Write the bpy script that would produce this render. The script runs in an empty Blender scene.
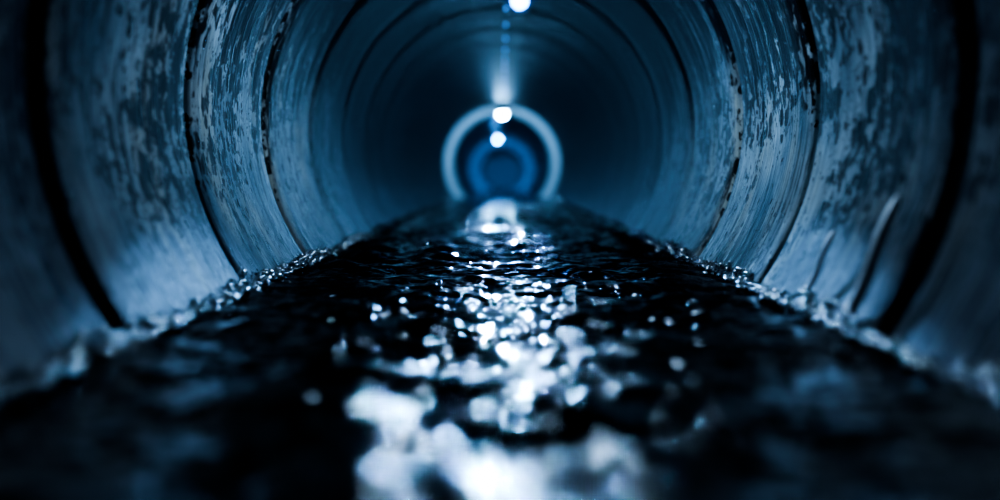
import bpy, bmesh, math, random
import numpy as np
from mathutils import Vector, Matrix
random.seed(4); rng=np.random.default_rng(7)
S=bpy.context.scene
COL=S.collection
AX=0.60; CAMZ=0.35
try:
    S.view_settings.view_transform='AgX'; S.view_settings.look='AgX - High Contrast'
except Exception as e: print(e)

def link(o,parent=None):
    COL.objects.link(o)
    if parent: o.parent=parent
    return o
def mesh_obj(name,verts,faces,mat=None,smooth=True,parent=None,uvs=None):
    m=bpy.data.meshes.new(name)
    m.from_pydata(verts,[],faces); 
    if uvs is not None:
        l=m.uv_layers.new(name="UVMap")
        arr=np.empty(len(m.loops)*2,dtype=np.float32)
        k=0
        for fu in uvs:
            for uv in fu:
                arr[k]=uv[0];arr[k+1]=uv[1];k+=2
        l.data.foreach_set("uv",arr)
    if smooth: m.polygons.foreach_set("use_smooth",[True]*len(m.polygons))
    m.update()
    if mat: m.materials.append(mat)
    o=bpy.data.objects.new(name,m)
    return link(o,parent)

# ---------- material helpers
class NT:
    def __init__(s,name):
        s.m=bpy.data.materials.new(name); s.m.use_nodes=True
        s.t=s.m.node_tree; s.b=s.t.nodes["Principled BSDF"]
    def n(s,ty,**k):
        x=s.t.nodes.new(ty)
        for a,v in k.items(): setattr(x,a,v)
        return x
    def put(s,inp,v):
        if isinstance(v,bpy.types.NodeSocket): s.t.links.new(v,inp)
        else: inp.default_value=v
    def math(s,op,a,b=0.0,clamp=False):
        x=s.n('ShaderNodeMath',operation=op); x.use_clamp=clamp
        s.put(x.inputs[0],a); s.put(x.inputs[1],b); return x.outputs[0]
    def noise(s,vec,sc,detail=4,rough=.55,dist=0.0):
        mp=s.n('ShaderNodeMapping'); s.put(mp.inputs['Vector'],vec); mp.inputs['Scale'].default_value=sc
        x=s.n('ShaderNodeTexNoise'); s.t.links.new(mp.outputs[0],x.inputs['Vector'])
        x.inputs['Scale'].default_value=1; x.inputs['Detail'].default_value=detail
        x.inputs['Roughness'].default_value=rough; x.inputs['Distortion'].default_value=dist
        return x.outputs['Fac']
    def voro(s,vec,sc):
        mp=s.n('ShaderNodeMapping'); s.put(mp.inputs['Vector'],vec); mp.inputs['Scale'].default_value=sc
        x=s.n('ShaderNodeTexVoronoi'); s.t.links.new(mp.outputs[0],x.inputs['Vector']); x.inputs['Scale'].default_value=1
        sc_=s.n('ShaderNodeSeparateColor'); s.t.links.new(x.outputs['Color'],sc_.inputs[0])
        return x.outputs['Distance'],sc_.outputs[0]
    def mr(s,v,a,b,c=0.,d=1.,smooth=True):
        x=s.n('ShaderNodeMapRange'); x.interpolation_type='SMOOTHSTEP' if smooth else 'LINEAR'
        s.put(x.inputs['Value'],v)
        for i,val in zip(('From Min','From Max','To Min','To Max'),(a,b,c,d)): s.put(x.inputs[i],val)
        return x.outputs['Result']
    def mix(s,f,a,b):
        x=s.n('ShaderNodeMix',data_type='RGBA')
        s.put(x.inputs[0],f); s.put(x.inputs[6],a); s.put(x.inputs[7],b); return x.outputs[2]

def simple(name,col,rough=.5,metal=0.,nscale=30,var=.3):
    N=NT(name); tc=N.n('ShaderNodeTexCoord')
    f=N.noise(tc.outputs['Object'],(nscale,)*3)
    c=N.mix(f,(*[x*(1-var) for x in col],1),(*[min(1,x*(1+var)) for x in col],1))
    N.put(N.b.inputs['Base Color'],c); N.b.inputs['Roughness'].default_value=rough; N.b.inputs['Metallic'].default_value=metal
    return N.m

# wall
def wall_mat(name,unshaded=False):
    N=NT(name)
    uv=N.n('ShaderNodeUVMap').outputs[0]
    sep=N.n('ShaderNodeSeparateXYZ'); N.put(sep.inputs[0],uv)
    u=sep.outputs[0]; au=N.math('ABSOLUTE',u); v=sep.outputs[1]
    big=N.noise(uv,(1.3,2.0,1),4)
    tone=N.mr(big,.34,.60)
    c=N.mix(tone,(.15,.23,.29,1),(.62,.70,.72,1))
    streak=N.noise(uv,(1.1,45,1),5,.6)
    c=N.mix(N.mr(streak,.42,.72,0,.55),c,(.05,.08,.11,1))
    warm=N.noise(uv,(1.1,2.7,5),3)
    c=N.mix(N.mr(warm,.45,.66,0,.6),c,(.64,.57,.41,1))
    mot=N.noise(uv,(6,22,3),6,.65)
    c=N.mix(N.mr(mot,.44,.7,0,.5),c,(.05,.08,.11,1))
    runs=N.noise(uv,(2.6,34,2),4,.6,.3)
    rm=N.noise(uv,(1.2,1.6,9),2)
    rr=N.math('MULTIPLY',N.mr(runs,.53,.58),N.mr(rm,.46,.58))
    c=N.mix(N.math('MULTIPLY',rr,.85),c,(.010,.014,.022,1))
    # black spatter: noise patches + discrete blobs
    dens=N.noise(uv,(1.9,2.3,3),3)
    topb=N.mr(au,.8,2.2,.17,-.03)
    thr=N.math('SUBTRACT',.655,N.math('ADD',N.mr(dens,.34,.58,0,.13),topb))
    sp=N.noise(uv,(13,21,7),5,.64,.3)
    s1=N.mr(N.math('SUBTRACT',sp,thr),0,.01)
    spots=s1
    wob=N.math('MULTIPLY',N.math('SUBTRACT',N.noise(uv,(60,70,1),2),.5),.4)
    dm=N.math('ADD',N.mr(dens,.36,.60,.06,.36,False),N.mr(au,.8,2.2,.26,.0,False))
    for sc,k in (((13,18,1),1.05),((24,33,1),1.0),((46,62,1),.9)):
        d,rc=N.voro(uv,sc)
        rad=N.math('MULTIPLY',N.math('MULTIPLY',dm,k),N.mr(rc,.3,1,0,1.6,False))
        d2=N.math('ADD',d,wob)
        f=N.mr(N.math('SUBTRACT',rad,d2),0,.04)
        spots=N.math('MAXIMUM',spots,f)
    c=N.mix(N.math('MULTIPLY',spots,.99),c,(.003,.004,.006,1))
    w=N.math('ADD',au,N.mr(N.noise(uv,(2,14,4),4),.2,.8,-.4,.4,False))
    ro=N.mr(streak,.3,.7,.2,.42)
    if not unshaded:
        deep_shade=N.mr(v,6.8,10.5,0,.8)  # shade of the deeper tunnel put into the colour, widening the dark crown
        w2=N.math('SUBTRACT',w,deep_shade)
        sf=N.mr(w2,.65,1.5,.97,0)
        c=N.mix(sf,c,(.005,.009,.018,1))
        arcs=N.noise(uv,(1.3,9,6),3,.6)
        mid_shade=N.math('MULTIPLY',N.mr(v,7.3,9.6,0,.97),N.mr(arcs,.45,.7,1,.80))  # mid-tunnel shade painted into the colour, broken by lighter wet-sheen arcs
        c=N.mix(mid_shade,c,(.004,.009,.022,1))
        near_shade=N.mr(N.math('ADD',v,N.mr(big,.3,.7,-.3,.3)),4.5,6.1,.78,0)  # light falloff on the nearest segments, painted as darker wall colour
        c=N.mix(near_shade,c,(.02,.035,.06,1))
        ro=N.math('ADD',ro,N.math('MULTIPLY',sf,.12))
        N.put(N.b.inputs['Specular IOR Level'],N.mr(N.math('MAXIMUM',mid_shade,sf),.1,.95,.6,.2))
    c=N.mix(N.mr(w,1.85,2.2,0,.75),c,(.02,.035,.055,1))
    N.put(N.b.inputs['Base Color'],c)
    N.put(N.b.inputs['Roughness'],ro)
    h=N.math('ADD',N.math('MULTIPLY',streak,.6),N.math('MULTIPLY',spots,-.5))
    h=N.math('ADD',h,N.math('MULTIPLY',N.noise(uv,(30,90,3),4),.6))
    bp=N.n('ShaderNodeBump'); bp.inputs['Strength'].default_value=.6; bp.inputs['Distance'].default_value=.012
    N.put(bp.inputs['Height'],h); N.t.links.new(bp.outputs[0],N.b.inputs['Normal'])
    return N.m
WALL=wall_mat("wet_stained_shaded_concrete"); WALLC=wall_mat("damp_concrete",True)

# ---------- tunnel pipe
def tube(name,prof,mat,n=240):
    V=[];F=[];U=[]
    for (y,r) in prof:
        for i in range(n+1):
            a=-math.pi+2*math.pi*i/n
            V.append((r*math.sin(a),y,AX+r*math.cos(a)))
    vv=[0]
    for k in range(1,len(prof)):
        vv.append(vv[-1]+math.hypot(prof[k][0]-prof[k-1][0],prof[k][1]-prof[k-1][1]))
    for k in range(len(prof)-1):
        for i in range(n):
            a=k*(n+1)+i; b=a+1; c=b+n+1; d=a+n+1
            F.append((a,b,c,d))
            u0=-math.pi+2*math.pi*i/n; u1=u0+2*math.pi/n
            U.append(((u0,vv[k]),(u1,vv[k]),(u1,vv[k+1]),(u0,vv[k+1])))
    return mesh_obj(name,V,F,mat,True,None,U)
SP=.92; J0=1.93
prof=[]
y=J0-SP*5
ys=[]
while y<15.6: ys.append(y); y+=SP
NJ=8
def G(k): return {6:.036,7:.024,5:.022}.get(k,.014 if k<5 else .001)
for k,j in enumerate(ys):
    e=ys[k+1] if k+1<len(ys) else 15.8
    g=G(k)
    dp=1.06 if k<NJ else 1.004
    a=j+g; b=e-G(k+1)
    dr=(.009 if k<7 else .003 if k<9 else 0)*math.sin(k*2.1)
    if k<NJ: prof+=[(a,dp),(a+.002,1.010+dr),(a+.006,1.003+dr),(a+.016,1.0+dr)]
    else: prof+=[(a,dp),(a+.02,1.0)]
    L=b-a
    for t in (.2,.4,.6,.8): prof.append((a+L*t,1.0+dr+.002*math.sin(t*math.pi)))
    if k+1<NJ: prof+=[(b-.016,1.0+dr),(b-.005,1.002+dr),(b,1.012+dr),(b+.001,dp)]
    else: prof+=[(b-.02,1.0+dr),(b,1.004)]
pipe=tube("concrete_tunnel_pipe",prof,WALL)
md=pipe.modifiers.new("es",'EDGE_SPLIT'); md.split_angle=math.radians(50)

Ncol=NT("pale_painted_collar"); tcc=Ncol.n('ShaderNodeTexCoord')
Ncol.put(Ncol.b.inputs['Base Color'],Ncol.mix(Ncol.noise(tcc.outputs['Object'],(3,3,3)),(.6,.68,.7,1),(.88,.93,.95,1)))
Ncol.b.inputs['Roughness'].default_value=.35
COLLAR=Ncol.m
tube("reducer_collar",[(15.62,1.02),(15.66,.985),(15.78,.92),(15.85,.885),(16.1,.88)],COLLAR)
prof=[]
y=16.1
while y<25.5: 
    prof+=[(y,.90),(y+.01,.885),(y+.02,.88),(y+.45,.88),(y+.905,.88),(y+.91,.90)]; y+=SP
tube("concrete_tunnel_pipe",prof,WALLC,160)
tube("reducer_collar",[(25.0,.90),(25.05,.80),(25.08,.64),(25.15,.60),(25.4,.60)],simple("grey_collar",(.10,.16,.2),.5,0,3,.5),160)
tube("concrete_tunnel_pipe",[(25.4,.62),(28,.62),(30.5,.62)],WALLC,128)
V=[(0.64*math.sin(2*math.pi*i/64),30.5,AX+.64*math.cos(2*math.pi*i/64)) for i in range(64)]
mesh_obj("wall_back",V,[tuple(range(64))],simple("end_concrete",(.3,.5,.6),.6),False)

# ---------- water
Nw=NT("black_sewer_water"); tcw=Nw.n('ShaderNodeTexCoord').outputs['Object']
Nw.b.inputs['Base Color'].default_value=(.001,.002,.004,1)
Nw.b.inputs['Roughness'].default_value=.02; Nw.b.inputs['IOR'].default_value=1.33
h1=Nw.noise(tcw,(13,21,20),1,.5,.3); h2=Nw.noise(tcw,(50,75,50),1,.5)
hh=Nw.math('ADD',h1,Nw.math('MULTIPLY',h2,.09))
bp=Nw.n('ShaderNodeBump'); bp.inputs['Strength'].default_value=1.0; bp.inputs['Distance'].default_value=.031
Nw.put(bp.inputs['Height'],hh); Nw.t.links.new(bp.outputs[0],Nw.b.inputs['Normal'])
xs=np.linspace(-.83,.83,180)
yy=[-2.5]; 
while yy[-1]<30.4:
    z=yy[-1]; yy.append(z+ (.1 if z<.3 else (.009 if z<3 else .009*(z/3)**1.6)))
yy=np.array(yy); 
X,Y=np.meshgrid(xs,yy)
Z=np.zeros_like(X)
for i in range(90):
    lam=.055*(10**(rng.random()*1.0))
    th=math.radians(90+rng.normal()*45)
    kx,ky=2*math.pi/lam*math.cos(th),2*math.pi/lam*math.sin(th)
    amp=lam*.0044
    p=rng.random()*6.28
    w=np.sin(kx*X+ky*Y+p+.6*np.sin(1.7*X+1.3*Y+p))
    Z+=amp*(w)
Z=Z+10*np.abs(Z)*Z
Z*=np.clip(1.0-np.maximum(0,Y-6)/25,.4,1)
Wd=np.where(Y>15.8,.62/.83,1.0); Wd=np.where(Y>25.0,.15,Wd)
V=np.stack([X*Wd,Y,Z],-1).reshape(-1,3)
nx=len(xs); ny=len(yy)
idx=np.arange(nx*ny).reshape(ny,nx)
F=np.stack([idx[:-1,:-1],idx[:-1,1:],idx[1:,1:],idx[1:,:-1]],-1).reshape(-1,4)
mesh_obj("water_surface",V.tolist(),F.tolist(),Nw.m)

# ---------- wet gravel and added glint beads along waterline
ico=bmesh.new(); bmesh.ops.create_icosphere(ico,subdivisions=2,radius=1)
iv=np.array([v.co[:] for v in ico.verts]); ifc=np.array([[v.index for v in f.verts] for f in ico.faces]); ico.free()
def beads(name,pts,mats):
    VV=[];FF=[];o=0;MI=[]
    for (x,y,z,r,mi) in pts:
        sc=np.array([r*random.uniform(.8,1.4),r*random.uniform(.8,1.5),r*random.uniform(.6,1.0)])
        VV.append(iv*sc*(1+.03*rng.normal(size=(len(iv),1)))+np.array([x,y,z])); FF.append(ifc+o); o+=len(iv)
        MI+= [mi]*len(ifc)
    ob=mesh_obj(name,np.concatenate(VV).tolist(),np.concatenate(FF).tolist(),mats[0])
    ob.data.materials.append(mats[1]); ob.data.polygons.foreach_set("material_index",MI)
    return ob
Gd=simple("wet_dark_gravel",(.02,.035,.055),.25,0,60,.5)
Gs=simple("silvery_glint_beads",(.9,.96,1),.18,1.,60,.03)  # metallic beads added to imitate glints at the water edge
for s in (-1,1):
    pts=[]
    for i in range(5000):
        y=.9+ (random.random()**1.25)*14.4
        up=abs(random.gauss(0,.012))*(.5+.9*math.sin(y*3.1+s)**2)
        if random.random()<.5: up=.0
        zc=up
        xw=math.sqrt(max(0,1-(AX-zc)**2))
        inn=abs(random.gauss(0,.02)) if up<.01 else 0
        sil=1 if random.random()<.33 else 0
        r=random.uniform(.003,.0055) if not sil else random.uniform(.005,.014)
        pts.append((s*(xw-.006-inn),y,zc+.010,r,sil))
    beads("wet_gravel",pts,(Gd,Gs))

# ---------- lamps
def emis(name,col,st):
    m=bpy.data.materials.new(name); m.use_nodes=True; b=m.node_tree.nodes["Principled BSDF"]
    b.inputs['Base Color'].default_value=(.8,.9,1,1)
    b.inputs['Emission Color'].default_value=(*col,1); b.inputs['Emission Strength'].default_value=st
    return m
METAL=simple("dark_galvanised_metal",(.10,.12,.14),.4,.8)
def revolve(name,prof,mat,parent,n=32):
    V=[(r*math.cos(2*math.pi*i/n),r*math.sin(2*math.pi*i/n),z) for (r,z) in prof for i in range(n)]
    F=[(k*n+i,k*n+(i+1)%n,(k+1)*n+(i+1)%n,(k+1)*n+i) for k in range(len(prof)-1) for i in range(n)]
    return mesh_obj(name,V,F,mat,True,parent)
def lamp(x,y,z,ceil,st,col=(.42,.68,1),r=.05,added_spots=()):
    e=bpy.data.objects.new("tunnel_lamp",None); link(e); e.location=(x,y,z)
    revolve("shade",[(0.0,.055),(.05,.055),(.085,.035),(.10,.0),(.104,.0),(.09,.042),(.052,.064),(0.0,.064)],METAL,e)
    top=ceil-z
    revolve("stem",[(.018,.06),(.018,top+.01)],METAL,e,16)
    revolve("base_plate",[(0,top-.03),(.07,top-.03),(.07,top+.01)],METAL,e)
    pr=[(r*math.sin(math.pi*k/10),-r*math.cos(math.pi*k/10)) for k in range(11)]
    pr=[(max(a,.0005),b) for a,b in pr]
    revolve("bulb",pr,emis("bulb_glow",col,st),e,16)
    for k in range(4):
        a=k*math.pi/4+.3
        c=bpy.data.curves.new("cage",'CURVE'); c.dimensions='3D'; c.bevel_depth=.0018
        sp=c.splines.new('POLY'); sp.points.add(12)
        for q in range(13):
            t=-math.pi/2+math.pi*q/12
            rr=.07*math.sin(t); sp.points[q].co=(rr*math.cos(a),rr*math.sin(a),-.07*math.cos(t),1)
        c.materials.append(METAL)
        link(bpy.data.objects.new("cage_wire",c),e)
    for tgt,ang,W,fc in added_spots:  # unseen spots added at the lamp to boost glints, edges and end wall
        l=bpy.data.lights.new("added_spot",'SPOT'); l.energy=W; l.color=fc; l.spot_size=math.radians(ang); l.spot_blend=.8; l.shadow_soft_size=.035
        o=bpy.data.objects.new("added_spot",l); link(o,e)
        d=Vector(tgt)-Vector((x,y,z)); dn=d.normalized()
        o.location=dn*.11+Vector((0,0,-.03)); o.rotation_euler=d.to_track_quat('-Z','Y').to_euler()
    return e
BL=(.07,.31,1.0); PB=(.24,.53,1.0); NB=(.44,.69,1.0)
lamp(.08,3.3,1.44,1.6,600,NB)
lamp(.11,5.65,1.46,1.595,34,BL,added_spots=[((0.05,1.9,0),22,230,PB),((-.74,2.5,0),12,240,PB),((.74,2.5,0),12,240,PB)])
lamp(.0,15.1,1.43,1.6,560,(.25,.58,1),r=.06,added_spots=[((0,2.6,.0),7.2,15000,PB)])
lamp(-.1,22.0,1.30,1.475,420,(.10,.38,1),r=.034,added_spots=[((0,26,.5),60,600,(.08,.40,1))])

# ---------- ceiling cable with a string of small marker lights
c=bpy.data.curves.new("cable",'CURVE'); c.dimensions='3D'; c.bevel_depth=.006
sp=c.splines.new('POLY'); N_=90; sp.points.add(N_-1)
for i in range(N_):
    y=-2+17.3*i/(N_-1); sp.points[i].co=(.03,y,1.59,1)
c.materials.append(METAL)
cab=bpy.data.objects.new("ceiling_light_string",c); link(cab)
CL=emis("marker_light_glow",(.10,.36,1.0),3.5)
y=-1.9; VV=[];FF=[];o=0
oc=np.array([(1,0,0),(-1,0,0),(0,1,0),(0,-1,0),(0,0,1),(0,0,-1)],float)
of=np.array([(0,2,4),(2,1,4),(1,3,4),(3,0,4),(2,0,5),(1,2,5),(3,1,5),(0,3,5)])
while y<13.0:
    VV.append(oc*np.array([.011,.011,.013])+np.array([.03,y,1.575])); FF.append(of+o); o+=6
    y+=.7
mesh_obj("marker_lights",np.concatenate(VV).tolist(),np.concatenate(FF).tolist(),CL,False,cab)

# ---------- slim metallic rods standing in for bright streaks on right wall
def stick(name,p0,p1,r0,r1,mat):
    p0=Vector(p0);p1=Vector(p1);d=(p1-p0)
    q=d.to_track_quat('Z','Y'); V=[];F=[];n=12;K=14
    for k in range(K+1):
        t=k/K; c=p0.lerp(p1,t)+Vector((.004*math.sin(t*7),.004*math.cos(t*5),0)); r=r0+(r1-r0)*t
        if k==K: r*=.5
        for i in range(n):
            a=2*math.pi*i/n; V.append(tuple(c+q@Vector((r*math.cos(a)*(1+.1*math.sin(3*a+t*5)),r*math.sin(a),0))))
    for k in range(K):
        for i in range(n): F.append((k*n+i,k*n+(i+1)%n,(k+1)*n+(i+1)%n,(k+1)*n+i))
    F.append(tuple(range(n))); F.append(tuple(K*n+i for i in range(n)))
    mesh_obj(name,V,F,mat)
PALE=simple("bright_streak_metal",(.97,.98,1.),.6,1.,15,.02)
stick("streak_rod",(.785,2.03,.045),(.895,2.03,.31),.015,.012,PALE)
stick("streak_rod",(.79,2.33,.06),(.86,2.33,.215),.009,.007,PALE)

# ---------- world
w=bpy.data.worlds.new("w"); S.world=w; w.use_nodes=True
w.node_tree.nodes["Background"].inputs[0].default_value=(.01,.04,.11,1)
w.node_tree.nodes["Background"].inputs[1].default_value=.1

# ---------- camera
cd=bpy.data.cameras.new("camera"); cam=bpy.data.objects.new("camera",cd); link(cam)
cam.location=(0,0,CAMZ); cam.rotation_euler=(math.pi/2,0,0)
cd.lens=32.4; cd.sensor_width=36; cd.shift_y=-.072; cd.shift_x=-.002; cd.clip_start=.02
cd.dof.use_dof=True; cd.dof.focus_distance=3.3; cd.dof.aperture_fstop=.0324/.058
S.camera=cam
